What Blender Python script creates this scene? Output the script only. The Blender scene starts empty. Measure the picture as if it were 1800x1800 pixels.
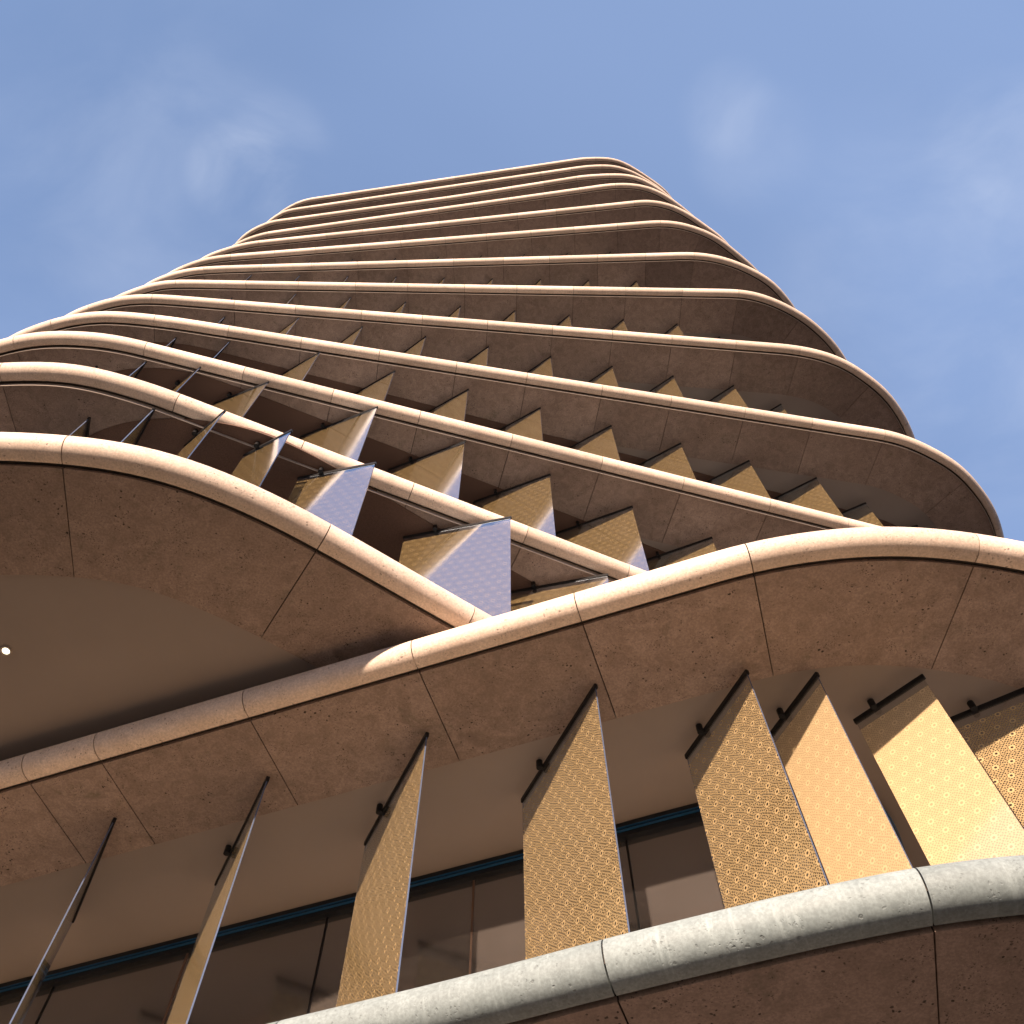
import bpy, bmesh, math, random
from mathutils import Vector, Matrix

random.seed(7)
C = bpy.context.scene.collection
scene = bpy.context.scene
R = math.radians
EYE = 1.6                                  # height of the photographer's eye

# ------------------------------------------------------------------ camera
cam_data = bpy.data.cameras.new("camera")
cam = bpy.data.objects.new("camera", cam_data)
C.objects.link(cam)
cam_data.sensor_width = 36.0
cam_data.lens = 34.1
cam_data.clip_end = 6000
right = Vector((0.999965, 0.0075514, -0.0035834))
down = Vector((-0.0083585, 0.9034105, -0.4286953))
fwd = Vector((0.0, 0.4287103, 0.903442))
m = Matrix((right, -down, -fwd)).transposed().to_4x4()
m.translation = Vector((0, 0, EYE))
cam.matrix_world = m
scene.camera = cam

# ------------------------------------------------------------------ light and sky
SUN_EL, SUN_AZ = 17.5, (-0.25, -0.968)      # the sun stands low behind the photographer's left shoulder
SUN_STRENGTH = 5.0
SKY_STRENGTH = 0.054
world = bpy.data.worlds.new("World")
scene.world = world
world.use_nodes = True
nt = world.node_tree
nt.nodes.clear()
wout = nt.nodes.new("ShaderNodeOutputWorld")
bg = nt.nodes.new("ShaderNodeBackground")
sky = nt.nodes.new("ShaderNodeTexSky")
sky.sky_type = 'NISHITA'
sky.sun_disc = False
sky.sun_elevation = R(SUN_EL)
sky.sun_rotation = math.atan2(SUN_AZ[0], SUN_AZ[1])
sky.altitude = 100
sky.air_density = 1.0
sky.dust_density = 0.6
sky.ozone_density = 2.0
bg.inputs['Strength'].default_value = SKY_STRENGTH
# thin high cloud, drawn on the sky by direction
tc = nt.nodes.new("ShaderNodeTexCoord")
sep = nt.nodes.new("ShaderNodeSeparateXYZ")
nt.links.new(tc.outputs['Generated'], sep.inputs[0])
zc = nt.nodes.new("ShaderNodeMath"); zc.operation = 'MAXIMUM'; zc.inputs[1].default_value = 0.08
nt.links.new(sep.outputs['Z'], zc.inputs[0])
dv = nt.nodes.new("ShaderNodeVectorMath"); dv.operation = 'DIVIDE'
cmb = nt.nodes.new("ShaderNodeCombineXYZ")
for i in range(3):
    nt.links.new(zc.outputs[0], cmb.inputs[i])
nt.links.new(tc.outputs['Generated'], dv.inputs[0])
nt.links.new(cmb.outputs[0], dv.inputs[1])


def sky_noise(scale, detail, lo, hi, off):
    mp = nt.nodes.new("ShaderNodeMapping")
    mp.inputs['Location'].default_value = off
    mp.inputs['Scale'].default_value = (1.0, 1.5, 1.0)
    mp.inputs['Rotation'].default_value = (0, 0, 0.5)
    nt.links.new(dv.outputs[0], mp.inputs['Vector'])
    n = nt.nodes.new("ShaderNodeTexNoise")
    n.inputs['Scale'].default_value = scale
    n.inputs['Detail'].default_value = detail
    n.inputs['Roughness'].default_value = 0.55
    n.inputs['Distortion'].default_value = 0.4
    nt.links.new(mp.outputs[0], n.inputs['Vector'])
    mr = nt.nodes.new("ShaderNodeMapRange")
    mr.interpolation_type = 'SMOOTHSTEP'
    mr.inputs['From Min'].default_value = lo
    mr.inputs['From Max'].default_value = hi
    nt.links.new(n.outputs['Fac'], mr.inputs['Value'])
    return mr.outputs[0]


veil = sky_noise(1.0, 3, 0.28, 0.80, (3.1, 0.4, 0))
wisp = sky_noise(2.2, 7, 0.50, 0.95, (1.7, 5.2, 0))


def sky_mix(fac, a, col):
    n = nt.nodes.new("ShaderNodeMix"); n.data_type = 'RGBA'; n.clamp_factor = True
    nt.links.new(fac, n.inputs['Factor'])
    nt.links.new(a, n.inputs['A'])
    n.inputs['B'].default_value = (*col, 1)
    return n.outputs['Result']


def sky_math(op, a, b, c=None):
    n = nt.nodes.new("ShaderNodeMath"); n.operation = op; n.use_clamp = True
    for i_, v in enumerate((a, b, c)):
        if v is None: continue
        if isinstance(v, (int, float)): n.inputs[i_].default_value = v
        else: nt.links.new(v, n.inputs[i_])
    return n.outputs[0]


haze_amt = sky_math('MULTIPLY_ADD', sep.outputs['Z'], -0.55, 1.0)       # thicker air towards the horizon
haze_amt = sky_math('MULTIPLY_ADD', veil, 0.16, haze_amt)
c1 = sky_mix(haze_amt, sky.outputs[0], (2.40, 3.55, 6.35))
c2 = sky_mix(sky_math('MULTIPLY', veil, 0.10), c1, (4.2, 5.0, 6.6))
c3 = sky_mix(sky_math('MULTIPLY', wisp, 0.09), c2, (5.6, 6.1, 7.2))
# a few soft puffs of cloud at their own places in the sky
puff_noise = sky_noise(5.0, 7, 0.30, 0.78, (0.4, 2.9, 0))
last = c3
for d_, width, amt in (((-0.250, 0.105, 0.962), 0.0012, 0.46), ((-0.215, 0.075, 0.973), 0.0010, 0.12), ((-0.295, 0.13, 0.945), 0.010, 0.10),
                       ((0.205, 0.050, 0.977), 0.0009, 0.11), ((0.230, 0.085, 0.968), 0.0016, 0.09),
                       ((0.43, 0.079, 0.90), 0.002, 0.16), ((-0.45, 0.02, 0.89), 0.03, 0.07), ((0.44, 0.20, 0.87), 0.02, 0.16)):
    dn = nt.nodes.new("ShaderNodeVectorMath"); dn.operation = 'DOT_PRODUCT'
    nrm_ = nt.nodes.new("ShaderNodeVectorMath"); nrm_.operation = 'NORMALIZE'
    nt.links.new(tc.outputs['Generated'], nrm_.inputs[0])
    nt.links.new(nrm_.outputs[0], dn.inputs[0])
    dn.inputs[1].default_value = Vector(d_).normalized()
    fall = nt.nodes.new("ShaderNodeMapRange"); fall.interpolation_type = 'SMOOTHERSTEP'
    fall.inputs['From Min'].default_value = 1 - width * 1.6; fall.inputs['From Max'].default_value = 1.0
    nt.links.new(dn.outputs['Value'], fall.inputs['Value'])
    f_ = sky_math('MULTIPLY', sky_math('MULTIPLY', fall.outputs[0], puff_noise), amt)
    last = sky_mix(f_, last, (6.2, 6.6, 7.6))
nt.links.new(last, bg.inputs['Color'])
nt.links.new(bg.outputs[0], wout.inputs[0])

sun_data = bpy.data.lights.new("sun", 'SUN')
sun_data.energy = SUN_STRENGTH
sun_data.angle = R(1.0)
sun_data.color = (1.0, 0.765, 0.595)
sun = bpy.data.objects.new("sun", sun_data)
C.objects.link(sun)
ce = math.cos(R(SUN_EL))
n_az = math.hypot(*SUN_AZ)
to_sun = Vector((SUN_AZ[0] / n_az * ce, SUN_AZ[1] / n_az * ce, math.sin(R(SUN_EL))))
sun.rotation_euler = to_sun.to_track_quat('Z', 'Y').to_euler()

vs = scene.view_settings
vs.view_transform = 'Standard'
vs.look = 'None'
vs.exposure = 1.4
vs.gamma = 1.0
vs.use_curve_mapping = False
scene.cycles.use_denoising = True
scene.cycles.max_bounces = 10
scene.cycles.diffuse_bounces = 5
scene.cycles.glossy_bounces = 5
scene.cycles.transparent_max_bounces = 24

# ------------------------------------------------------------------ material helpers
def new_mat(name):
    mt = bpy.data.materials.new(name)
    mt.use_nodes = True
    t = mt.node_tree
    t.nodes.clear()
    o = t.nodes.new("ShaderNodeOutputMaterial")
    return mt, t, o


def nd(t, kind, **kw):
    n = t.nodes.new(kind)
    for k, v in kw.items():
        setattr(n, k, v)
    return n


class M:
    """tiny arithmetic layer over math nodes"""
    def __init__(self, t, s): self.t, self.s = t, s

    def op(self, o, b=None, c=None, clamp=False):
        n = self.t.nodes.new("ShaderNodeMath"); n.operation = o; n.use_clamp = clamp
        self.t.links.new(self.s, n.inputs[0])
        for i, v in ((1, b), (2, c)):
            if v is None: continue
            if isinstance(v, M): self.t.links.new(v.s, n.inputs[i])
            else: n.inputs[i].default_value = v
        return M(self.t, n.outputs[0])

    def __add__(self, b): return self.op('ADD', b)
    def __sub__(self, b): return self.op('SUBTRACT', b)
    def __mul__(self, b): return self.op('MULTIPLY', b)
    def __truediv__(self, b): return self.op('DIVIDE', b)

    def ramp(self, lo, hi, a=0.0, b=1.0):
        n = self.t.nodes.new("ShaderNodeMapRange"); n.interpolation_type = 'SMOOTHSTEP'
        n.inputs['From Min'].default_value = lo; n.inputs['From Max'].default_value = hi
        n.inputs['To Min'].default_value = a; n.inputs['To Max'].default_value = b
        self.t.links.new(self.s, n.inputs['Value'])
        return M(self.t, n.outputs[0])


def noise(t, vec, scale, detail=4, rough=0.55, dist=0.0):
    n = nd(t, "ShaderNodeTexNoise")
    n.inputs['Scale'].default_value = scale
    n.inputs['Detail'].default_value = detail
    n.inputs['Roughness'].default_value = rough
    n.inputs['Distortion'].default_value = dist
    t.links.new(vec, n.inputs['Vector'])
    return M(t, n.outputs['Fac'])


def voro(t, vec, scale, feature='F1', rnd=1.0):
    n = nd(t, "ShaderNodeTexVoronoi", feature=feature)
    n.inputs['Scale'].default_value = scale
    n.inputs['Randomness'].default_value = rnd
    t.links.new(vec, n.inputs['Vector'])
    return n


def mixcol(t, fac, a, b, mode='MIX'):
    n = nd(t, "ShaderNodeMix", data_type='RGBA', blend_type=mode)
    n.clamp_factor = True
    if isinstance(fac, M): t.links.new(fac.s, n.inputs['Factor'])
    else: n.inputs['Factor'].default_value = fac
    for key, v in (('A', a), ('B', b)):
        if isinstance(v, tuple): n.inputs[key].default_value = (*v, 1)
        else: t.links.new(v, n.inputs[key])
    return n.outputs['Result']


def bump(t, h, strength, dist):
    b = nd(t, "ShaderNodeBump")
    b.inputs['Strength'].default_value = strength
    b.inputs['Distance'].default_value = dist
    t.links.new(h.s, b.inputs['Height'])
    return b.outputs[0]


def simple(name, col, rough=0.5, metal=0.0, spec=0.5, vary=0.0, vscale=3.0):
    mt, t, o = new_mat(name)
    p = nd(t, "ShaderNodeBsdfPrincipled")
    p.inputs['Roughness'].default_value = rough
    p.inputs['Metallic'].default_value = metal
    p.inputs['Specular IOR Level'].default_value = spec
    g = nd(t, "ShaderNodeNewGeometry")
    n = noise(t, g.outputs['Position'], vscale, 5)
    c = mixcol(t, n.ramp(0.3, 0.7), tuple(x * (1 - vary) for x in col), tuple(min(1, x * (1 + vary)) for x in col))
    t.links.new(c, p.inputs['Base Color'])
    t.links.new(p.outputs[0], o.inputs[0])
    return mt


def stone(name, base, dark, light, pore=0.9, stain=0.6, rough=0.72, streak=0.0, mottle=0.55):
    """travertine / cast stone: clouds, pale veins and scratches, clustered dark pores, grey staining"""
    mt, t, o = new_mat(name)
    p = nd(t, "ShaderNodeBsdfPrincipled")
    p.inputs['Specular IOR Level'].default_value = 0.25
    g = nd(t, "ShaderNodeNewGeometry")
    P = g.outputs['Position']
    big = noise(t, P, 1.1, 6, 0.6, 0.6)
    mid = noise(t, P, 6.0, 7, 0.65, 0.8)
    fine = noise(t, P, 55.0, 3, 0.6)
    col = mixcol(t, mid.ramp(0.32, 0.68), dark, light)
    col = mixcol(t, 1 - mottle if mottle < 1 else 0.0, col, base)
    col = mixcol(t, big.ramp(0.35, 0.7, 0.0, 0.45), col, base)
    # pale fossil veins
    vein = noise(t, P, 14.0, 5, 0.6, 3.0)
    v = (vein - 0.5).op('ABSOLUTE').ramp(0.0, 0.02, 0.85, 0.0)
    col = mixcol(t, v * noise(t, P, 3.3, 3).ramp(0.38, 0.58), col, light)
    # grain
    col = mixcol(t, fine.ramp(0.3, 0.7, 0.42, 0.0), col, tuple(x * 0.45 for x in base))
    # lichen grey stains in patches
    st = noise(t, P, 2.3, 8, 0.72, 1.2).ramp(0.54, 0.72) * noise(t, P, 19.0, 4, 0.7).ramp(0.4, 0.6)
    col = mixcol(t, st * stain, col, (0.10, 0.09, 0.06))
    # pores in clusters, two sizes
    clus = noise(t, P, 4.2, 4, 0.6, 0.5).ramp(0.5, 0.64)
    wn = nd(t, "ShaderNodeTexNoise"); wn.inputs['Scale'].default_value = 30
    t.links.new(P, wn.inputs['Vector'])
    wv = nd(t, "ShaderNodeVectorMath", operation='MULTIPLY_ADD')
    wv.inputs[1].default_value = (0.03,) * 3
    t.links.new(wn.outputs['Color'], wv.inputs[0]); t.links.new(P, wv.inputs[2])
    h1 = M(t, voro(t, wv.outputs[0], 21).outputs['Distance']).ramp(0.15, 0.22, 1, 0) * clus
    h2 = M(t, voro(t, wv.outputs[0], 50).outputs['Distance']).ramp(0.2, 0.3, 1, 0) * noise(t, P, 7.0, 3).ramp(0.5, 0.62)
    holes = h1.op('MAXIMUM', h2 * 0.7)
    col = mixcol(t, holes * pore, col, (0.02, 0.014, 0.01))
    if streak:
        uv = nd(t, "ShaderNodeUVMap")
        mp = nd(t, "ShaderNodeMapping"); mp.inputs['Scale'].default_value = (16, 2.2, 1)
        t.links.new(uv.outputs[0], mp.inputs[0])
        s = noise(t, mp.outputs[0], 1.0, 6, 0.7, 0.3)
        s2 = noise(t, mp.outputs[0], 0.3, 4, 0.6, 0.3)
        col = mixcol(t, s.ramp(0.5, 0.72) * s2.ramp(0.35, 0.6) * streak, col, tuple(x * 0.55 for x in base))
        col = mixcol(t, s.ramp(0.46, 0.3) * streak * 0.6, col, tuple(min(1, x * 1.35) for x in light))
    # every stone piece has its own slight tone
    at = nd(t, "ShaderNodeAttribute"); at.attribute_name = 'tone'
    hsv = nd(t, "ShaderNodeHueSaturation")
    t.links.new(col, hsv.inputs['Color'])
    t.links.new((M(t, at.outputs['Fac']) * 0.26 + 0.87).s, hsv.inputs['Value'])
    col = hsv.outputs[0]
    t.links.new(col, p.inputs['Base Color'])
    r = mid.ramp(0.2, 0.8, rough - 0.12, rough + 0.12)
    t.links.new(r.s, p.inputs['Roughness'])
    h = holes * -1.0 + fine * 0.12
    t.links.new(bump(t, h, 0.5, 0.006), p.inputs['Normal'])
    t.links.new(p.outputs[0], o.inputs[0])
    return mt


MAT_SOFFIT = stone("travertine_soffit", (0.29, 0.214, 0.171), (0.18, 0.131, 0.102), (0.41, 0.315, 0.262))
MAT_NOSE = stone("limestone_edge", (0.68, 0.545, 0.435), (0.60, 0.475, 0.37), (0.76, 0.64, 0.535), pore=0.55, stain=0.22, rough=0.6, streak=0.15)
MAT_NOSE_SHADED = stone("shaded_weathered_edge", (0.21, 0.25, 0.25), (0.165, 0.20, 0.20), (0.28, 0.33, 0.33), pore=0.3, stain=0.2, rough=0.65, streak=0.5)  # same edge stone, its open shade painted in as grey-green; streaks are weathering
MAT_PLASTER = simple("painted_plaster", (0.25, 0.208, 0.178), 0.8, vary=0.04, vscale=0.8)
MAT_SHADED_CEIL = simple("shaded_brown_ceiling", (0.105, 0.06, 0.042), 0.95, vary=0.25, vscale=110)  # storey ceilings: deep shade put into the colour as dark brown
MAT_GROOVE = simple("shadow_gap", (0.035, 0.028, 0.022), 0.9)
MAT_DECK_PALE = simple("pale_bounce_deck", (0.84, 0.66, 0.46), 0.85, vary=0.08)  # unseen wing slab tops, coloured pale to bounce light onto the soffit
MAT_DECK = simple("low_bounce_deck", (0.08, 0.065, 0.052), 0.85, vary=0.15)  # unseen tower slab tops, coloured dark so little light bounces upward
MAT_TRIM = simple("pale_drip_trim", (0.36, 0.30, 0.25), 0.45, vary=0.05)
MAT_BLACK = simple("black_anodised_metal", (0.006, 0.0055, 0.0055), 0.5, 0.0, 0.25)
MAT_FRAME = simple("blue_black_frame", (0.004, 0.006, 0.01), 0.35, 0.0, 0.4)
MAT_BLUELINE = simple("blue_gasket_strip", (0.008, 0.07, 0.17), 0.3, 0.0, 0.6)
MAT_SEAL = simple("bronze_joint", (0.11, 0.06, 0.035), 0.6)


def window_material():
    """solar coated glazing: dark behind, strong grey-brown reflection, faint wiping marks"""
    mt, t, o = new_mat("coated_window_glass")
    g = nd(t, "ShaderNodeNewGeometry")
    P = g.outputs['Position']
    smear = noise(t, P, 1.6, 4, 0.6, 0.8)
    d = nd(t, "ShaderNodeBsdfDiffuse")
    d.inputs['Color'].default_value = (0.055, 0.047, 0.041, 1)
    gl = nd(t, "ShaderNodeBsdfGlossy")
    c = mixcol(t, smear.ramp(0.3, 0.75), (0.84, 0.87, 0.95), (0.88, 0.90, 0.98))
    t.links.new(c, gl.inputs['Color'])
    t.links.new(smear.ramp(0.35, 0.7, 0.11, 0.13).s, gl.inputs['Roughness'])
    lw = nd(t, "ShaderNodeLayerWeight"); lw.inputs['Blend'].default_value = 0.5
    f = M(t, lw.outputs['Facing']).op('POWER', 2.5) * 0.5 + 0.36
    mx = nd(t, "ShaderNodeMixShader")
    t.links.new(f.op('MINIMUM', 0.95).s, mx.inputs[0])
    t.links.new(d.outputs[0], mx.inputs[1]); t.links.new(gl.outputs[0], mx.inputs[2])
    t.links.new(mx.outputs[0], o.inputs[0])
    return mt


MAT_WINDOW = window_material()
PITCH = 0.13                                 # repeat of the printed star pattern


def fin_material(name="gold_fritted_glass", print_col=(0.31, 0.215, 0.088), hole_keep=1.0, refl=(0.30, 0.60, 1.0), ring_gain=1.35):
    """laminated glass with a gold star lattice printed on it; UV in metres, v = 0 at the top edge"""
    mt, t, o = new_mat(name)
    uvn = nd(t, "ShaderNodeUVMap")
    sp = nd(t, "ShaderNodeSeparateXYZ")
    t.links.new(uvn.outputs[0], sp.inputs[0])
    u, v = M(t, sp.outputs[0]), M(t, sp.outputs[1])

    def lattice(du, dv):
        x = ((u / PITCH + du).op('FRACT') - 0.5) * PITCH
        y = ((v / (PITCH * 2) + dv).op('FRACT') - 0.5) * (PITCH * 2)
        r = (x * x + y * y).op('SQRT')
        a = y.op('ARCTAN2', x)
        return r, a
    r1, a1 = lattice(0, 0)
    r2, a2 = lattice(0.5, 0.5)

    def star(r, a):
        eye = r.ramp(0.0085, 0.0125, 1, 0)
        petal = (a * 10.0).op('COSINE').ramp(0.05, 0.45)
        ring1 = r.ramp(0.026, 0.0285) * r.ramp(0.037, 0.040, 1, 0) * petal
        petal2 = (a * 10.0).op('COSINE').ramp(-0.05, -0.45, 0, 1)
        ring2 = r.ramp(0.042, 0.0445) * r.ramp(0.052, 0.055, 1, 0) * petal2
        return eye.op('MAXIMUM', ring1).op('MAXIMUM', ring2)
    s = star(r1, a1).op('MAXIMUM', star(r2, a2))
    rr = r1.op('MINIMUM', r2)
    mp = nd(t, "ShaderNodeMapping"); mp.inputs['Scale'].default_value = (1, 1, 0)
    mp.inputs['Rotation'].default_value = (0, 0, R(45))
    t.links.new(uvn.outputs[0], mp.inputs[0])
    small = M(t, voro(t, mp.outputs[0], 1 / 0.0198, 'F1', 0.0).outputs['Distance']).ramp(0.30, 0.40, 1, 0)
    holes = s.op('MAXIMUM', small * rr.ramp(0.056, 0.060))
    holes = holes * hole_keep
    clear = v.ramp(0.105, 0.11, 1, 0)          # unprinted strip under the rail
    holes = holes.op('MAXIMUM', clear)

    gold = nd(t, "ShaderNodeBsdfDiffuse")
    ring = rr.ramp(0.0125, 0.0145) * rr.ramp(0.023, 0.026, 1, 0)     # rosettes printed in a paler gold
    two_tone = mixcol(t, ring, tuple(x * 0.95 for x in print_col), tuple(min(0.9, x * ring_gain + 0.01) for x in print_col))
    t.links.new(two_tone, gold.inputs['Color'])
    trl = nd(t, "ShaderNodeBsdfTranslucent"); trl.inputs['Color'].default_value = (*print_col, 1)
    frit = nd(t, "ShaderNodeMixShader"); frit.inputs[0].default_value = 0.25
    t.links.new(gold.outputs[0], frit.inputs[1]); t.links.new(trl.outputs[0], frit.inputs[2])
    tr = nd(t, "ShaderNodeBsdfTransparent"); tr.inputs['Color'].default_value = (0.86, 0.86, 0.85, 1)
    body = nd(t, "ShaderNodeMixShader")
    t.links.new(holes.s, body.inputs[0])
    t.links.new(frit.outputs[0], body.inputs[1]); t.links.new(tr.outputs[0], body.inputs[2])
    gl = nd(t, "ShaderNodeBsdfGlossy"); gl.inputs['Roughness'].default_value = 0.11
    gl.inputs['Color'].default_value = (0.74, 0.86, 1.0, 1)
    lw = nd(t, "ShaderNodeLayerWeight"); lw.inputs['Blend'].default_value = 0.5
    f = M(t, lw.outputs['Facing']).op('POWER', refl[2]) * refl[1] + refl[0]
    mx = nd(t, "ShaderNodeMixShader")
    t.links.new(f.op('MINIMUM', 0.78).s, mx.inputs[0])
    t.links.new(body.outputs[0], mx.inputs[1]); t.links.new(gl.outputs[0], mx.inputs[2])
    t.links.new(mx.outputs[0], o.inputs[0])
    return mt


def clear_material():
    mt, t, o = new_mat("clear_glass_back")
    tr = nd(t, "ShaderNodeBsdfTransparent"); tr.inputs['Color'].default_value = (0.93, 0.95, 0.95, 1)
    gl = nd(t, "ShaderNodeBsdfGlossy"); gl.inputs['Roughness'].default_value = 0.015
    lw = nd(t, "ShaderNodeLayerWeight"); lw.inputs['Blend'].default_value = 0.5
    f = M(t, lw.outputs['Facing']).op('POWER', 3.0) * 0.6 + 0.05
    mx = nd(t, "ShaderNodeMixShader")
    t.links.new(f.s, mx.inputs[0])
    t.links.new(tr.outputs[0], mx.inputs[1]); t.links.new(gl.outputs[0], mx.inputs[2])
    t.links.new(mx.outputs[0], o.inputs[0])
    return mt


MAT_FIN = fin_material()
MAT_FIN_WING = fin_material('bright_gold_fritted_glass', (0.46, 0.335, 0.165), 1.0, (0.16, 0.62, 1.5))
MAT_FIN_SUNLIT = fin_material('sunlit_fritted_glass', (0.60, 0.45, 0.25), 0.30, (0.10, 0.35, 1.5), 1.1)  # lit copy of the wing print: direct sun put into a paler colour
MAT_FIN_BACK = clear_material()
MAT_FIN_EDGE = simple("polished_glass_edge", (0.10, 0.13, 0.20), 0.15, 0.2, 0.8)


def lamp_material(name, col, power):
    mt, t, o = new_mat(name)
    e = nd(t, "ShaderNodeEmission")
    e.inputs['Color'].default_value = (*col, 1); e.inputs['Strength'].default_value = power
    t.links.new(e.outputs[0], o.inputs[0])
    return mt


MAT_LAMP = lamp_material("warm_downlight_lens", (1.0, 0.93, 0.66), 1.6)

# ------------------------------------------------------------------ plan geometry
W = 1.5                                      # one facade module
H = 2.62 * W                                 # one storey of the tower
ZL = {0: 3.285, 1: 6.81, 2: 7.16}
for k in range(3, 15):
    ZL[k] = 11.018 + (k - 3) * H
# height of each slab's underside above the eye; front edge of each slab, surveyed in plan (metres)
PLAN={
 0:[(-0.129, 4.373), (0.26, 4.223), (0.524, 4.141), (0.868, 4.026), (1.34, 3.871), (1.627, 3.778), (1.951, 3.677), (2.138, 3.639), (2.369, 3.613)],
 1:[(-4.598, 5.881), (-3.738, 5.589), (-2.309, 5.111), (-0.889, 4.634), (-0.197, 4.404), (0.538, 4.159), (1.271, 3.904), (1.954, 3.717), (2.261, 3.658), (2.656, 3.601), (3.056, 3.589), (3.462, 3.616), (3.751, 3.657), (4.087, 3.727)],
 2:[(-4.01, 2.817), (-3.481, 2.857), (-2.992, 2.939), (-2.492, 3.116), (-1.992, 3.372), (-1.605, 3.618), (-1.057, 4.006), (-0.403, 4.445)],
 3:[(-6.012, 3.409), (-5.715, 3.397), (-5.416, 3.407), (-5.128, 3.441), (-4.84, 3.513), (-4.56, 3.603), (-4.274, 3.705), (-3.994, 3.822), (-3.635, 3.976), (-3.096, 4.215), (-2.368, 4.542), (-1.725, 4.837), (-1.279, 5.059), (0.099, 5.598), (0.768, 5.883), (1.525, 6.217)],
 4:[(-8.052, 4.179), (-7.638, 4.09), (-7.227, 4.053), (-6.933, 4.06), (-6.44, 4.101), (-6.06, 4.177), (-5.482, 4.321), (-4.518, 4.59), (-4.283, 4.668), (-2.901, 5.081), (-1.466, 5.484), (-0.0, 5.896), (1.489, 6.307), (2.884, 6.695), (4.397, 7.101), (5.829, 7.483), (6.166, 7.57)],
 5:[(-9.504, 4.983), (-9.069, 4.844), (-8.553, 4.734), (-8.041, 4.688), (-7.554, 4.715), (-7.06, 4.775), (-6.577, 4.836), (-5.604, 5.028), (-4.129, 5.294), (-2.634, 5.552), (-1.122, 5.789), (0.402, 6.053), (3.129, 6.55), (4.866, 6.811), (5.896, 6.995), (6.968, 7.173), (7.818, 7.326), (8.33, 7.483), (8.902, 7.757), (9.358, 8.02), (9.674, 8.285), (10.009, 8.633), (10.303, 8.999), (10.506, 9.329), (10.67, 9.704)],
 6:[(-9.981, 5.471), (-9.351, 5.3), (-8.75, 5.238), (-8.15, 5.257), (-7.567, 5.302), (-6.679, 5.39), (-4.909, 5.568), (-3.112, 5.72), (-1.319, 5.872), (0.485, 6.018), (2.313, 6.179), (3.988, 6.347), (5.519, 6.486), (6.752, 6.588), (7.528, 6.743), (8.184, 6.998), (8.859, 7.437), (9.227, 7.732), (9.605, 8.158), (9.885, 8.566), (10.05, 8.872)],
 7:[(-10.583, 6.028), (-10.019, 5.845), (-9.486, 5.74), (-8.798, 5.73), (-7.755, 5.754), (-5.684, 5.811), (-3.593, 5.867), (-1.514, 5.908), (0.568, 5.964), (2.669, 6.013), (4.586, 6.076), (6.159, 6.113), (6.683, 6.172), (7.417, 6.416), (8.159, 6.805), (8.74, 7.247), (9.163, 7.66), (9.398, 7.96)],
 8:[(-10.641, 6.319), (-10.032, 6.183), (-9.42, 6.135), (-8.83, 6.113), (-6.459, 6.062), (-4.075, 6.021), (-1.71, 5.961), (0.651, 5.902), (3.026, 5.86), (5.575, 5.82), (6.163, 5.869), (6.778, 6.005), (7.591, 6.329), (8.229, 6.707), (8.58, 7.033), (8.87, 7.362)],
 9:[(-11.66, 6.912), (-11.055, 6.689), (-10.578, 6.575), (-9.908, 6.492), (-8.115, 6.35), (-5.451, 6.176), (-1.904, 5.952), (0.733, 5.761), (3.377, 5.552), (5.117, 5.451), (5.78, 5.495), (6.443, 5.663), (7.128, 5.949), (7.73, 6.362), (8.16, 6.7), (8.442, 6.92)],
 10:[(-11.387, 7.052), (-10.604, 6.834), (-9.992, 6.715), (-8.588, 6.608), (-7.119, 6.48), (-5.631, 6.32), (-4.148, 6.161), (-2.099, 5.986), (0.816, 5.67), (2.755, 5.465), (4.209, 5.319), (5.165, 5.285), (5.909, 5.375), (6.646, 5.654), (7.265, 6.041), (7.925, 6.474)],
 11:[(-11.082, 7.186), (-10.405, 7.002), (-8.906, 6.813), (-7.439, 6.649), (-5.951, 6.45), (-4.446, 6.275), (-2.294, 5.991), (0.002, 5.664), (1.972, 5.404), (4.087, 5.159), (4.871, 5.131), (5.541, 5.205), (6.195, 5.415), (6.889, 5.811), (7.596, 6.326)],
 12:[(-11.648, 7.338), (-11.015, 7.113), (-10.373, 7.028), (-7.418, 6.645), (-5.936, 6.467), (-2.49, 6.068), (0.982, 5.572), (3.286, 5.244), (4.449, 5.179), (5.304, 5.198), (5.88, 5.326), (6.626, 5.691), (7.168, 6.045)],
 13:[(-11.749, 7.468), (-11.474, 7.304), (-10.944, 7.144), (-10.313, 7.094), (-8.386, 6.836), (-4.587, 6.349), (-2.686, 6.122), (1.064, 5.588), (3.554, 5.235), (4.49, 5.177), (5.12, 5.208), (5.742, 5.359), (6.371, 5.63), (7.183, 6.093)],
 14:[(-11.973, 7.611), (-11.361, 7.321), (-10.733, 7.15), (-9.681, 6.997), (-6.939, 6.596), (-2.882, 6.165), (1.147, 5.58), (3.822, 5.217), (4.828, 5.197), (5.507, 5.259), (6.178, 5.492), (7.046, 5.985), (7.91, 6.541)],
}

PLAN[2] = [(x * 7.16 / 7.08, y * 7.16 / 7.08) for x, y in PLAN[2]]

FRONT_DIR = {0: -18.25, 1: -18.25, 2: 33.8, 3: 23.8, 4: 15.5, 5: 9.7, 6: 5.0, 7: 1.5, 8: -1.0, 9: -4.2,
             10: -6.2, 11: -7.4, 12: -8.0, 13: -8.0, 14: -8.0}
EXT_R = {0: 0.0, 1: 0.0, 2: 9.5, 3: 7.6, 4: 2.2}     # straight runs hidden behind the wing
EXT_L = {0: 20.0, 1: 15.0}


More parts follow.
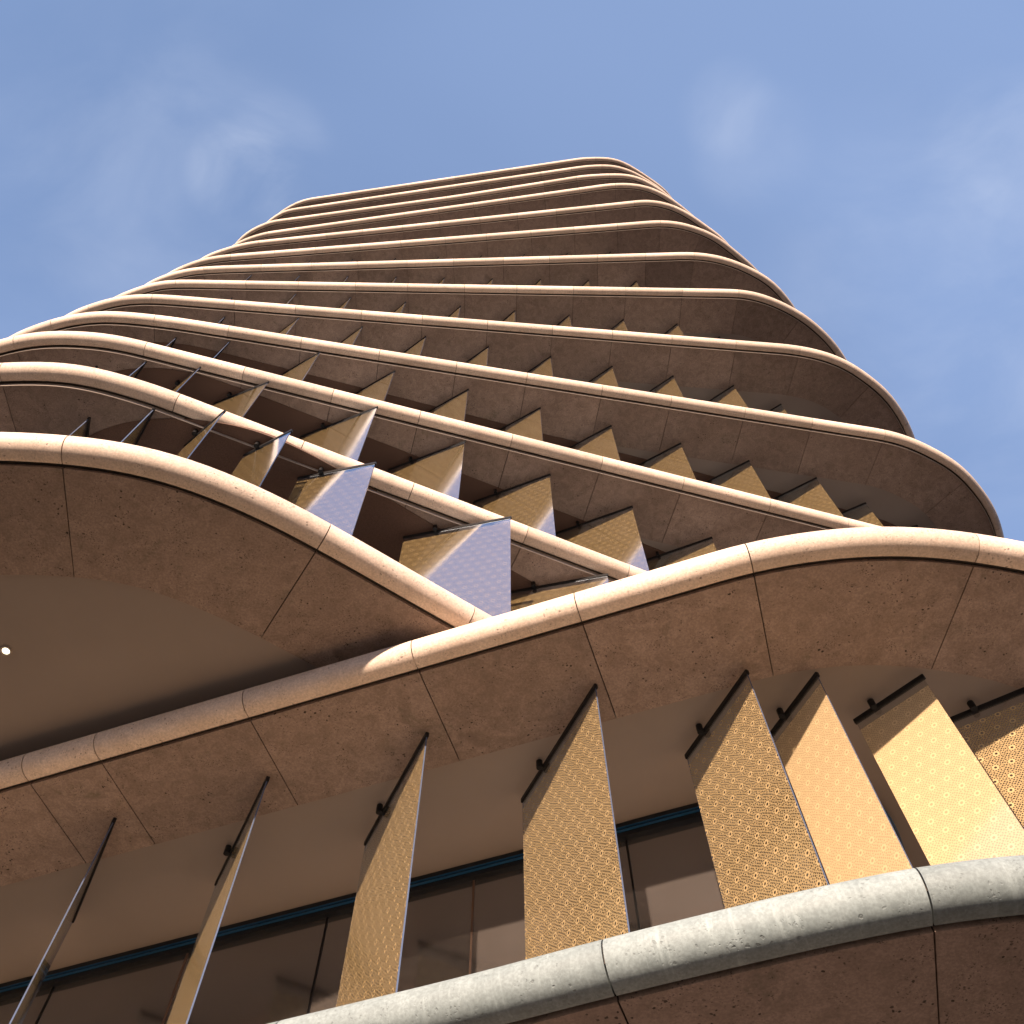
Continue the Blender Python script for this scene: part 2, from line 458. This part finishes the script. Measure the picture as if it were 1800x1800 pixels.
def rotate_arc(p, h, h_end, rad, ds=0.1):
    """follow a circular arc from heading h to heading h_end (degrees); returns points"""
    out = []
    d = h_end - h
    n = max(2, int(abs(R(d)) * rad / ds))
    step = abs(R(d)) * rad / n
    for i in range(n):
        a = R(h + d * (i + 0.5) / n)
        p = (p[0] + math.cos(a) * step, p[1] + math.sin(a) * step)
        out.append(p)
    return out


def line_pts(p, q, ds=0.2):
    n = max(1, int(math.dist(p, q) / ds))
    return [(p[0] + (q[0] - p[0]) * i / n, p[1] + (q[1] - p[1]) * i / n) for i in range(1, n + 1)]


def catmull(pts, ds=0.06):
    out = []
    P = [tuple(2 * a - b for a, b in zip(pts[0], pts[1]))] + list(pts) + [tuple(2 * a - b for a, b in zip(pts[-1], pts[-2]))]
    for i in range(1, len(P) - 2):
        p0, p1, p2, p3 = (Vector(x) for x in P[i - 1:i + 3])
        n = max(2, int((p2 - p1).length / ds))
        t0 = 0.0; t1 = t0 + max(1e-4, (p1 - p0).length) ** 0.5
        t2 = t1 + max(1e-4, (p2 - p1).length) ** 0.5; t3 = t2 + max(1e-4, (p3 - p2).length) ** 0.5
        for j in range(n):
            t = t1 + (t2 - t1) * j / n
            A1 = p0 * ((t1 - t) / (t1 - t0)) + p1 * ((t - t0) / (t1 - t0))
            A2 = p1 * ((t2 - t) / (t2 - t1)) + p2 * ((t - t1) / (t2 - t1))
            A3 = p2 * ((t3 - t) / (t3 - t2)) + p3 * ((t - t2) / (t3 - t2))
            B1 = A1 * ((t2 - t) / (t2 - t0)) + A2 * ((t - t0) / (t2 - t0))
            B2 = A2 * ((t3 - t) / (t3 - t1)) + A3 * ((t - t1) / (t3 - t1))
            c = B1 * ((t2 - t) / (t2 - t1)) + B2 * ((t - t1) / (t2 - t1))
            out.append((c.x, c.y))
    out.append(tuple(pts[-1]))
    return out


def taut(pts, tol=0.065):
    """drop survey noise on the straight runs; keep the corners"""
    def dp(a, b):
        if b <= a + 1: return []
        p, q = Vector(pts[a]), Vector(pts[b])
        d = (q - p).normalized()
        far, best = 0.0, a
        for i in range(a + 1, b):
            v = Vector(pts[i]) - p
            e = abs(d.x * v.y - d.y * v.x)
            if e > far: far, best = e, i
        if far < tol and (q - p).length > 3.0: return []
        if far < 0.012: return []
        return dp(a, best) + [best] + dp(best, b)
    keep = [0] + dp(0, len(pts) - 1) + [len(pts) - 1]
    out = [pts[0]]
    for a, b in zip(keep, keep[1:]):
        p, q = Vector(pts[a]), Vector(pts[b])
        ln = (q - p).length
        if ln > 3.0:
            for f in (0.5 / ln, 0.5, 1 - 0.5 / ln):
                c = p.lerp(q, f); out.append((c.x, c.y))
        out.append(pts[b])
    return out


def heading(a, b):
    return math.degrees(math.atan2(b[1] - a[1], b[0] - a[0]))


def resample(loop, ds):
    L = len(loop)
    cum = [0.0]
    for i in range(L):
        cum.append(cum[-1] + math.dist(loop[i], loop[(i + 1) % L]))
    n = int(cum[-1] / ds)
    out, j = [], 0
    for i in range(n):
        s = cum[-1] * i / n
        while cum[j + 1] < s: j += 1
        f = (s - cum[j]) / max(1e-9, cum[j + 1] - cum[j])
        a, b = loop[j], loop[(j + 1) % L]
        out.append((a[0] + (b[0] - a[0]) * f, a[1] + (b[1] - a[1]) * f))
    return out


def smooth(loop, sigma, ds):
    w = int(3 * sigma / ds)
    ker = [math.exp(-0.5 * (i * ds / sigma) ** 2) for i in range(-w, w + 1)]
    s = sum(ker)
    n = len(loop)
    out = []
    for i in range(n):
        x = y = 0
        for q, kv in enumerate(ker):
            p = loop[(i + q - w) % n]
            x += p[0] * kv; y += p[1] * kv
        out.append((x / s, y / s))
    return out


DS = 0.12


def outline(k, depth):
    """closed counter-clockwise outline of slab k: surveyed front edge, corners and back closed in plan"""
    phi = FRONT_DIR[k]
    e = Vector((math.cos(R(phi)), math.sin(R(phi)))); nrm = Vector((-e.y, e.x))
    front = catmull(taut(PLAN[k]))
    if k in EXT_R and EXT_R[k]:
        p = front[-1]
        front += line_pts(p, (p[0] + e.x * EXT_R[k], p[1] + e.y * EXT_R[k]))
    if k in EXT_L:
        p = front[0]
        front = list(reversed(line_pts(p, (p[0] - e.x * EXT_L[k], p[1] - e.y * EXT_L[k])))) + front
    hr = heading(front[-8], front[-1]) if k not in (2, 3, 4) else phi
    arc_r = rotate_arc(front[-1], hr, phi + 90, 3.0)
    hl = heading(front[0], front[6])             # heading along the front at its left end
    arc_l = rotate_arc(front[0], hl + 180, phi + 90, 3.0 if k not in EXT_L else 2.0)
    A, B = arc_r[-1], arc_l[-1]
    base = min(Vector(p).dot(nrm) for p in front)
    N = base + depth
    ea, eb = Vector(A).dot(e), Vector(B).dot(e)
    at = lambda x, y: (e.x * x + nrm.x * y, e.y * x + nrm.y * y)
    right_side = line_pts(A, at(ea, N - 3))
    back_r = rotate_arc(right_side[-1], phi + 90, phi + 180, 3.0)
    left_side = line_pts(B, at(eb, N - 3))
    back_l = rotate_arc(left_side[-1], phi + 90, phi, 3.0)
    back = line_pts(back_r[-1], back_l[-1])
    loop = front + arc_r + right_side + back_r + back + list(reversed(left_side + back_l)) + list(reversed(arc_l))
    loop = resample(loop, DS)
    return resample(smooth(loop, 0.24, DS), DS)


def normals(loop):
    n = len(loop)
    out = []
    for i in range(n):
        a, b = loop[i - 1], loop[(i + 1) % n]
        t = Vector((b[0] - a[0], b[1] - a[1])).normalized()
        out.append((t.y, -t.x))                  # outward for a counter-clockwise loop
    return out


def offset(loop, o):
    nn = normals(loop)
    return [(p[0] + q[0] * o, p[1] + q[1] * o) for p, q in zip(loop, nn)]


def clean_inset(loop, d, steps=8):
    """inset in small steps, smoothing between, so corners stay clean"""
    cur = loop
    for i in range(steps):
        cur = resample(smooth(offset(cur, -d / steps), 0.12, DS), DS)
    return cur


def nearest_index(loop, p):
    return min(range(len(loop)), key=lambda i: (loop[i][0] - p[0]) ** 2 + (loop[i][1] - p[1]) ** 2)


def obj(name, bm, mats, parent=None, smooth_shade=False):
    me = bpy.data.meshes.new(name)
    bm.to_mesh(me)
    bm.free()
    for mt in (mats if isinstance(mats, (list, tuple)) else [mats]):
        me.materials.append(mt)
    if smooth_shade:
        for p in me.polygons: p.use_smooth = True
    ob = bpy.data.objects.new(name, me)
    C.objects.link(ob)
    if parent is not None:
        ob.parent = parent
        ob.matrix_parent_inverse = Matrix.Identity(4)
    return ob


def set_uv(bm, faces_uv):
    lay = bm.loops.layers.uv.verify()
    for f, uvs in faces_uv:
        for lp, q in zip(f.loops, uvs):
            lp[lay].uv = q


def sweep_pieces(bm, loop, nn, prof, breaks, gap, closed=True, caps=True, mat=0, round_=False):
    """sweep an open profile [(o, z)] along the closed loop, cut into pieces at arc positions `breaks`"""
    n = len(loop)
    cum = [0.0]
    for i in range(n):
        cum.append(cum[-1] + math.dist(loop[i], loop[(i + 1) % n]))
    total = cum[-1]

    def sample(s):
        s %= total
        lo, hi = 0, n
        while hi - lo > 1:
            mid = (lo + hi) // 2
            if cum[mid] <= s: lo = mid
            else: hi = mid
        f = (s - cum[lo]) / (cum[lo + 1] - cum[lo])
        a, b = lo, (lo + 1) % n
        p = (loop[a][0] * (1 - f) + loop[b][0] * f, loop[a][1] * (1 - f) + loop[b][1] * f)
        q = Vector((nn[a][0] * (1 - f) + nn[b][0] * f, nn[a][1] * (1 - f) + nn[b][1] * f)).normalized()
        return p, q
    plen = [0.0]
    for a, b in zip(prof, prof[1:]):
        plen.append(plen[-1] + math.dist(a, b))
    lay = bm.loops.layers.uv.verify()
    tone = bm.faces.layers.float.get('tone') or bm.faces.layers.float.new('tone')
    br = sorted(b % total for b in breaks)
    for i, s0 in enumerate(br):
        s1 = br[(i + 1) % len(br)]
        if s1 <= s0: s1 += total
        a, b = s0 + gap / 2, s1 - gap / 2
        tn = random.random()
        m_ = max(1, int((b - a) / 0.13))
        rings = []
        for j in range(m_ + 1):
            s = a + (b - a) * j / m_
            p, q = sample(s)
            rings.append((s, [bm.verts.new((p[0] + q.x * o, p[1] + q.y * o, z)) for o, z in prof]))
        for (sa, ra), (sb, rb) in zip(rings, rings[1:]):
            for c in range(len(prof) - 1):
                f = bm.faces.new((ra[c], rb[c], rb[c + 1], ra[c + 1]))
                f.smooth = round_; f.material_index = mat; f[tone] = tn
                for lp, uv in zip(f.loops, ((sa, plen[c]), (sb, plen[c]), (sb, plen[c + 1]), (sa, plen[c + 1]))):
                    lp[lay].uv = uv
        if caps and len(prof) > 2:
            for _, rg in (rings[0], rings[-1]):
                bm.faces.new([bm.verts.new(v.co) for v in rg])


def fill_loop(bm, loop, z, up=True, mat=0):
    vs_ = [bm.verts.new((p[0], p[1], z)) for p in loop]
    if not up: vs_.reverse()
    f = bm.faces.new(vs_)
    f.material_index = mat
    return f


def wall_strip(bm, loop, z0, z1, mat=0):
    n = len(loop)
    lo = [bm.verts.new((p[0], p[1], z0)) for p in loop]
    hi = [bm.verts.new((p[0], p[1], z1)) for p in loop]
    for i in range(n):
        j = (i + 1) % n
        f = bm.faces.new((lo[i], lo[j], hi[j], hi[i])); f.material_index = mat


def box(bm, c, ax, ay, sx, sy, z0, z1, mat=0):
    """box centred at plan point c with plan axes ax, ay"""
    v = []
    for z in (z0, z1):
        for a, b in ((-1, -1), (1, -1), (1, 1), (-1, 1)):
            v.append(bm.verts.new((c[0] + ax[0] * a * sx / 2 + ay[0] * b * sy / 2,
                                   c[1] + ax[1] * a * sx / 2 + ay[1] * b * sy / 2, z)))
    for q in ((3, 2, 1, 0), (4, 5, 6, 7), (0, 1, 5, 4), (1, 2, 6, 5), (2, 3, 7, 6), (3, 0, 4, 7)):
        f = bm.faces.new([v[i] for i in q]); f.material_index = mat
    return v


def arc_pos(loop, p):
    i = nearest_index(loop, p)
    s = 0.0
    for j in range(i):
        s += math.dist(loop[j], loop[j + 1])
    return s


# joints between edge stones (plan points on the slab edges)
JOINTS = {
    0: [(0.52, 4.14), (1.95, 3.68)],
    1: [(-3.73, 5.59), (-2.3, 5.11), (-0.88, 4.63), (0.54, 4.16), (1.95, 3.72), (3.75, 3.66)],
    2: [(-3.52, 2.89), (-1.63, 3.66), (-0.36, 4.52)],
    3: [(-5.96, 3.41), (-3.99, 3.82), (-2.62, 4.43), (-1.29, 5.06), (0.11, 5.6), (1.52, 6.22)],
    4: [(-7.77, 4.12), (-5.74, 4.24), (-4.34, 4.65), (-2.9, 5.08), (-1.47, 5.48), (0.0, 5.9), (1.49, 6.31), (2.93, 6.71), (4.4, 7.1), (5.83, 7.48)],
    5: [(-9.0, 4.85), (-7.06, 4.78), (-5.59, 5.03), (-4.13, 5.29), (-2.66, 5.55), (-1.16, 5.79), (0.33, 6.04), (1.82, 6.31), (3.31, 6.58), (4.78, 6.8), (6.26, 7.05), (7.82, 7.33), (9.67, 8.28)],
    6: [(-8.45, 5.26), (-6.53, 5.41), (-5.06, 5.55), (-3.58, 5.67), (-2.08, 5.81), (-0.56, 5.93), (0.95, 6.06), (2.42, 6.19), (3.91, 6.35), (5.39, 6.47), (6.97, 6.6), (8.86, 7.44)],
    7: [(-9.15, 5.75), (-7.26, 5.77), (-5.78, 5.81), (-4.28, 5.85), (-2.78, 5.88), (-1.25, 5.92), (0.24, 5.95), (1.74, 5.99), (3.24, 6.04), (4.74, 6.08), (6.3, 6.12), (8.1, 6.8)],
    8: [(-9.6, 6.15), (-7.73, 6.1), (-6.23, 6.06), (-4.73, 6.03), (-3.24, 6.0), (-1.75, 5.96), (-0.2, 5.92), (1.28, 5.89)],
    9: [(-9.75, 6.48), (-8.28, 6.37), (-6.78, 6.26), (-5.29, 6.17), (-3.79, 6.07), (-2.28, 5.98), (-0.77, 5.87), (0.71, 5.76)],
    10: [(-8.59, 6.61), (-7.12, 6.48), (-5.63, 6.32), (-4.15, 6.16), (-2.64, 6.02), (-1.18, 5.89), (0.34, 5.72)],
    11: [(-8.92, 6.81), (-7.44, 6.65), (-5.95, 6.45), (-4.45, 6.27), (-2.94, 6.07)],
}


def breaks_for(k, loop):
    total = sum(math.dist(loop[i], loop[(i + 1) % len(loop)]) for i in range(len(loop)))
    pts = JOINTS.get(k) or [(-2.9, 6.2)]
    br = sorted(arc_pos(loop, p) for p in pts)
    s = br[-1] + W
    while s < br[0] + total - 0.7:
        br.append(s); s += W
    return br


def shift(z): return z + EYE


# ------------------------------------------------------------------ profile of a slab edge (o outward, z up from the underside)
NR = 0.13
NOSE = [(-0.055, 0.05), (-0.055, 0.004), (-0.03, 0.0)]
NOSE += [(NR * math.sin(a), NR - NR * math.cos(a)) for a in [math.pi * i / 18 for i in range(19)]]
NOSE += [(-0.12, 2 * NR)]
SOFFIT = [(-0.095, 0.05), (-0.095, 0.0), (-1.09, 0.0), (-1.09, 0.03)]
TRIM = [(-0.092, 0.04), (-0.092, -0.050), (-0.102, -0.050), (-0.102, 0.0)]


def build_slab(k, parent, loop, nose_mat, deck_mat, name='floor_slab'):
    z = shift(ZL[k])
    nn = normals(loop)
    br = breaks_for(k, loop)
    lift = lambda pr: [(o, z + q) for o, q in pr]
    # core: dark body behind the open joints, with the terrace on top
    bm = bmesh.new()
    core_out = offset(loop, 0.10)
    core_low = offset(loop, -0.06)
    wall_strip(bm, core_out, z + 0.07, z + 0.19)
    fill_loop(bm, offset(loop, -0.06), z + 0.245, True, 1)
    n = len(loop)
    lo = [bm.verts.new((p[0], p[1], z + 0.035)) for p in core_low]
    hi = [bm.verts.new((p[0], p[1], z + 0.07)) for p in core_out]
    for i in range(n):
        j = (i + 1) % n
        bm.faces.new((lo[j], lo[i], hi[i], hi[j]))
    fill_loop(bm, core_low, z + 0.035, False)
    slab = obj(name, bm, [MAT_GROOVE, deck_mat], parent)
    bm = bmesh.new()
    sweep_pieces(bm, loop, nn, lift(NOSE), br, 0.009, round_=True)
    obj('edge_moulding', bm, nose_mat, slab)
    bm = bmesh.new()
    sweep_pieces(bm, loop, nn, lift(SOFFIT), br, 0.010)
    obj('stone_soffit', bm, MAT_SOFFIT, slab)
    if k > 2:
        bm = bmesh.new()
        sweep_pieces(bm, loop, nn, lift(TRIM), br, 0.004)
        obj('drip_trim', bm, MAT_TRIM, slab)
    inner = clean_inset(loop, 1.09)
    bm = bmesh.new()
    fill_loop(bm, offset(inner, 0.05), z + 0.018, False)
    obj('plaster_ceiling', bm, MAT_PLASTER, slab)
    return slab


def make_fin(parent, out, ang, length, z0, z1, glass=None, rail=0.042, pivot=True):
    """vertical glass fin: `out` is its outer top corner in plan, ang the direction it runs inwards"""
    d = Vector((math.cos(R(ang)), math.sin(R(ang))))
    nrm = Vector((d.y, -d.x))                    # faces back towards the street side on the left
    if nrm.dot(Vector((-0.6, -0.8))) < 0: nrm = -nrm
    o = Vector(out)
    th = 0.012
    zt = z1 - 0.085
    bm = bmesh.new()
    lay = bm.loops.layers.uv.verify()
    P = lambda s, side, z: bm.verts.new((o.x + d.x * s + nrm.x * side, o.y + d.y * s + nrm.y * side, z))
    front = [P(0, th / 2, z0), P(length, th / 2, z0), P(length, th / 2, zt), P(0, th / 2, zt)]
    back = [P(0, -th / 2, z0), P(length, -th / 2, z0), P(length, -th / 2, zt), P(0, -th / 2, zt)]
    ff = bm.faces.new(front); fb = bm.faces.new(list(reversed(back)))
    ff.material_index = 0; fb.material_index = 1
    hgt = zt - z0
    for f in (ff, fb):
        vs_ = front if f is ff else list(reversed(back))
        for lp in f.loops:
            i = (front if f is ff else back).index(lp.vert)
            lp[lay].uv = ((0, hgt), (length, hgt), (length, 0), (0, 0))[i]
    for i in range(4):
        j = (i + 1) % 4
        f = bm.faces.new((front[j], front[i], back[i], back[j])); f.material_index = 2
    bmesh.ops.recalc_face_normals(bm, faces=bm.faces)
    fin = obj('glass_fin', bm, [glass or MAT_FIN, MAT_FIN_BACK, MAT_FIN_EDGE], parent)
    # rail clamped along the top edge, and the round pivot that carries it
    bm = bmesh.new()
    c = o + d * (length / 2)
    box(bm, c, d, nrm, length + 0.03, rail, z1 - 0.10, z1 - 0.045)
    bmesh.ops.bevel(bm, geom=list(bm.edges), offset=0.006, segments=1, affect='EDGES')
    obj('top_rail', bm, MAT_BLACK, fin)
    if pivot:
        bm = bmesh.new()
        pc = o + d * (length * 0.7) + nrm * 0.042
        bmesh.ops.create_cone(bm, cap_ends=True, segments=20, radius1=0.029, radius2=0.029, depth=0.085,
                              matrix=Matrix.Translation((pc.x, pc.y, z1 - 0.055)))
        box(bm, o + d * (length * 0.7) + nrm * 0.02, d, nrm, 0.035, 0.05, z1 - 0.09, z1 - 0.055)
        obj('pivot', bm, MAT_BLACK, fin, False)
    return fin


def downlight(parent, x, y, z, r):
    bm = bmesh.new()
    bmesh.ops.create_cone(bm, cap_ends=False, segments=28, radius1=r * 1.45, radius2=r * 1.45, depth=0.02,
                          matrix=Matrix.Translation((x, y, z - 0.008)))
    n = 28
    a = [bm.verts.new((x + math.cos(6.2832 * i / n) * r * 1.45, y + math.sin(6.2832 * i / n) * r * 1.45, z - 0.018)) for i in range(n)]
    b = [bm.verts.new((x + math.cos(6.2832 * i / n) * r, y + math.sin(6.2832 * i / n) * r, z - 0.014)) for i in range(n)]
    for i in range(n):
        j = (i + 1) % n
        bm.faces.new((a[i], a[j], b[j], b[i]))
    ring = obj('downlight', bm, MAT_TRIM, parent, True)
    bm = bmesh.new()
    bmesh.ops.create_circle(bm, cap_ends=True, segments=28, radius=r, matrix=Matrix.Translation((x, y, z - 0.013)))
    obj('lamp_lens', bm, MAT_LAMP, ring)
    return ring


def thing(name, label, cat, loc=(0, 0, 0), group=None):
    o = bpy.data.objects.new(name, None)
    C.objects.link(o)
    o.location = loc
    o['label'] = label
    o['category'] = cat
    if group: o['group'] = group
    return o

# ------------------------------------------------------------------ ground
bm = bmesh.new()
S = 2500
for a, b in ((-S, S),):
    f = bm.faces.new([bm.verts.new(v) for v in ((-S, -S, 0), (S, -S, 0), (S, S, 0), (-S, S, 0))])


def paving_material():
    mt, t, o = new_mat("plaza_paving")
    p = nd(t, "ShaderNodeBsdfPrincipled"); p.inputs['Roughness'].default_value = 0.8
    g = nd(t, "ShaderNodeNewGeometry")
    br = nd(t, "ShaderNodeTexBrick")
    br.inputs['Scale'].default_value = 1.0
    br.inputs['Mortar Size'].default_value = 0.008
    br.inputs['Brick Width'].default_value = 0.9
    br.inputs['Row Height'].default_value = 0.45
    br.inputs['Color1'].default_value = (0.038, 0.032, 0.027, 1)
    br.inputs['Color2'].default_value = (0.03, 0.026, 0.022, 1)
    br.inputs['Mortar'].default_value = (0.05, 0.045, 0.04, 1)
    t.links.new(g.outputs['Position'], br.inputs['Vector'])
    n = noise(t, g.outputs['Position'], 0.8, 6)
    c = mixcol(t, n.ramp(0.3, 0.7, 0.0, 0.3), br.outputs['Color'], (0.025, 0.022, 0.019))
    t.links.new(c, p.inputs['Base Color']); t.links.new(p.outputs[0], o.inputs[0])
    return mt


ground = obj('ground', bm, paving_material())
ground['kind'] = 'structure'

# ------------------------------------------------------------------ the wing in front
wing = thing('annex_building', "low curved wing at the tower's foot with tall gold-patterned fins between two ledges", 'building', (0, 0, 0))
loops = {}
for k in (0, 1):
    loops[k] = outline(k, 13.0)
    build_slab(k, wing, loops[k], MAT_NOSE_SHADED if k == 0 else MAT_NOSE, MAT_DECK_PALE)

WE = Vector((math.cos(R(-18.25)), math.sin(R(-18.25)))); WN = Vector((-WE.y, WE.x))
z_lo, z_hi = shift(ZL[0]) + 0.245, shift(ZL[1]) + 0.018
glass = clean_inset(loops[0], 2.36, 14)
# head and sill frames follow the glazing line
for part, za, zb, o_, mt in (('head_frame', z_hi - 0.17, z_hi, 0.06, MAT_FRAME), ('head_frame', z_hi - 0.115, z_hi - 0.10, 0.075, MAT_BLUELINE),
                             ('head_frame', z_hi - 0.075, z_hi - 0.065, 0.075, MAT_BLUELINE), ('sill_frame', z_lo, z_lo + 0.12, 0.06, MAT_FRAME)):
    bm = bmesh.new()
    nn = normals(glass)
    sweep_pieces(bm, glass, nn, [(-0.05, za), (o_, za), (o_, zb), (-0.05, zb)], [0.0], 0.0, caps=False)
    obj(part, bm, mt, wing)
gn = normals(glass)
total = sum(math.dist(glass[i], glass[(i + 1) % len(glass)]) for i in range(len(glass)))
start = arc_pos(glass, WE * -1.09 + WN * 6.46)
cumg = [0.0]
for i in range(len(glass)):
    cumg.append(cumg[-1] + math.dist(glass[i], glass[(i + 1) % len(glass)]))


def glass_at(s):
    s %= total
    i = max(j for j in range(len(glass)) if cumg[j] <= s)
    f = (s - cumg[i]) / (cumg[i + 1] - cumg[i])
    a, b = glass[i], glass[(i + 1) % len(glass)]
    return (a[0] + (b[0] - a[0]) * f, a[1] + (b[1] - a[1]) * f), Vector(gn[i])


PW = 1.47
for i in range(-6, 9):
    s0, s1 = start + i * PW, start + (i + 1) * PW
    bm = bmesh.new()
    n_ = 10
    cols = []
    for j in range(n_ + 1):
        p, q = glass_at(s0 + 0.008 + (s1 - s0 - 0.016) * j / n_)
        cols.append((bm.verts.new((p[0], p[1], z_lo + 0.12)), bm.verts.new((p[0], p[1], z_hi - 0.165))))
    for a, b in zip(cols, cols[1:]):
        bm.faces.new((a[0], b[0], b[1], a[1])).smooth = True
    pane = obj('window_pane', bm, MAT_WINDOW, wing)
    bm = bmesh.new()
    p, q = glass_at(s0)
    box(bm, (p[0] + q.x * 0.003, p[1] + q.y * 0.003), (-q.y, q.x), (q.x, q.y), 0.017, 0.014, z_lo + 0.12, z_hi - 0.165)
    obj('joint_seal', bm, MAT_SEAL if i % 2 else MAT_BLACK, pane)
# rest of the enclosing wall, round the back
bm = bmesh.new()
wall_strip(bm, clean_inset(loops[0], 2.52, 14), z_lo - 0.02, z_hi + 0.01)
obj('core_wall', bm, MAT_GROOVE, wing)
bm = bmesh.new()
wall_strip(bm, clean_inset(loops[0], 2.6, 14), 0.0, shift(ZL[0]) + 0.03)
obj('ground_floor_wall', bm, MAT_PLASTER, wing)

WING_FINS = [((-3.62, 6.25), 116.6, 1.38), ((-2.18, 5.79), 116.6, 1.38), ((-0.75, 5.32), 116.6, 1.37),
             ((0.69, 4.83), 116.6, 1.37), ((1.95, 4.70), 116.6, 0.98), ((2.54, 4.73), 117.0, 0.68),
             ((3.43, 4.76), 137.5, 0.67), ((4.34, 4.89), 151.5, 0.66)]
for x in range(1, 4):
    p = Vector((-3.62, 6.25)) - WE * 1.5 * x
    WING_FINS.append(((p.x, p.y), 116.6, 1.38))
for i, (out, ang, ln) in enumerate(WING_FINS):
    fin = make_fin(wing, out, ang, ln, shift(ZL[0]) + 0.265, shift(ZL[1]), MAT_FIN_SUNLIT if i in (5, 6) else MAT_FIN_WING, 0.034)
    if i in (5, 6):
        fin['label'] = 'narrow gold-printed fin, coloured paler as if sunlit'

# ------------------------------------------------------------------ the tower
tower = thing('tower', 'tall sand-coloured tower rising into the sky, curved stone-edged floors turning slightly at each storey', 'tower', (0, 0, 0))
for k in range(2, 15):
    loops[k] = outline(k, 19.0)
    slab = build_slab(k, tower, loops[k], MAT_NOSE, MAT_DECK)
    if k == 2:
        downlight(slab, -4.44, 4.706, shift(ZL[2]) + 0.018, 0.033)
    if k == 14:
        for x, y in ((-4.88, 6.68), (-3.66, 6.63), (-8.88, 7.32)):
            downlight(slab, x, y + 0.35, shift(ZL[14]), 0.16)
for k in range(2, 14):
    z0, z1 = shift(ZL[k]), shift(ZL[k + 1])
    # ceiling of the storey: follows the floor below, hung just under the slab above
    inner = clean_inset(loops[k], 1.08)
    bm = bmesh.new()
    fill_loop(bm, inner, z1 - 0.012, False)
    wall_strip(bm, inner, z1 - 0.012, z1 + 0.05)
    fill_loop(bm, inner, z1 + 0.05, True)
    obj('storey_ceiling', bm, MAT_SHADED_CEIL, tower)
    gl = clean_inset(loops[k], 2.33, 14)
    bm = bmesh.new()
    wall_strip(bm, gl, z0 + 0.245, z1 - 0.012)
    obj('window_wall', bm, MAT_WINDOW, tower, True)

# fins, storey by storey: outer corner, turn relative to the regular 135 degrees, length
TOWER_FINS = {
    2: [((-5.85, 4.12), -78, .67), ((-5.03, 3.91), -61, .67), ((-4.24, 3.80), -45, .67), ((-3.41, 3.84), -28, .67), ((-2.64, 4.09), -16, .67),
        ((-1.66, 4.52), 0, .97), ((-0.02, 5.27), 0, 1.37), ((1.22, 6.10), 0, 1.37), ((2.47, 6.94), 0, 1.37)],
    3: [((-6.55, 4.45), -45, .67), ((-5.76, 4.38), -28, .67), ((-4.92, 4.48), -16, .67), ((-3.87, 4.73), 0, .97)]
       + [((-2.16 + 1.397 * i, 5.165 + 0.604 * i), 0, 1.37) for i in range(6)],
    4: [((-7.45, 5.06), -45, .67), ((-6.61, 5.06), -28, .67), ((-5.56, 5.14), -16, .67)]
       + [((-3.79 + 1.46 * i, 5.37 + 0.402 * i), 0, .97 if i == 0 else 1.37) for i in range(7)]
       + [((6.43, 8.19), 0, .97), ((7.56, 8.78), 3, .67), ((8.76, 9.33), 12, .67)],
    5: [((-7.84, 5.67), -28, .67), ((-6.76, 5.62), -16, .67), ((-5.00, 5.65), 0, .97)]
       + [((-3.52 + 1.493 * i, 5.88 + 0.256 * i), 0, 1.37) for i in range(7)] + [((6.65, 7.91), 2, .97), ((7.8, 8.4), 4, .67)],
    6: [((-7.66, 6.07), -16, .67), ((-5.89, 5.97), 0, .97)]
       + [((-4.39 + 1.506 * i, 6.08 + 0.135 * i), 0, 1.37) for i in range(7)] + [((5.86, 7.27), 2, .97)],
    7: [((-8.07, 6.24), 0, .97)] + [((-6.57 + 1.504 * i, 6.27 + 0.038 * i), 0, 1.37) for i in range(8)],
    8: [((-7.01 + 1.504 * i, 6.57 - 0.031 * i), 0, 1.37) for i in range(8)],
}
for k, lst in TOWER_FINS.items():
    for out, turn, ln in lst:
        make_fin(tower, out, FRONT_DIR[k] + 135 + turn, ln, shift(ZL[k]) + 0.265, shift(ZL[k + 1]) - 0.012, None, 0.03, k < 4)

bpy.context.view_layer.update()
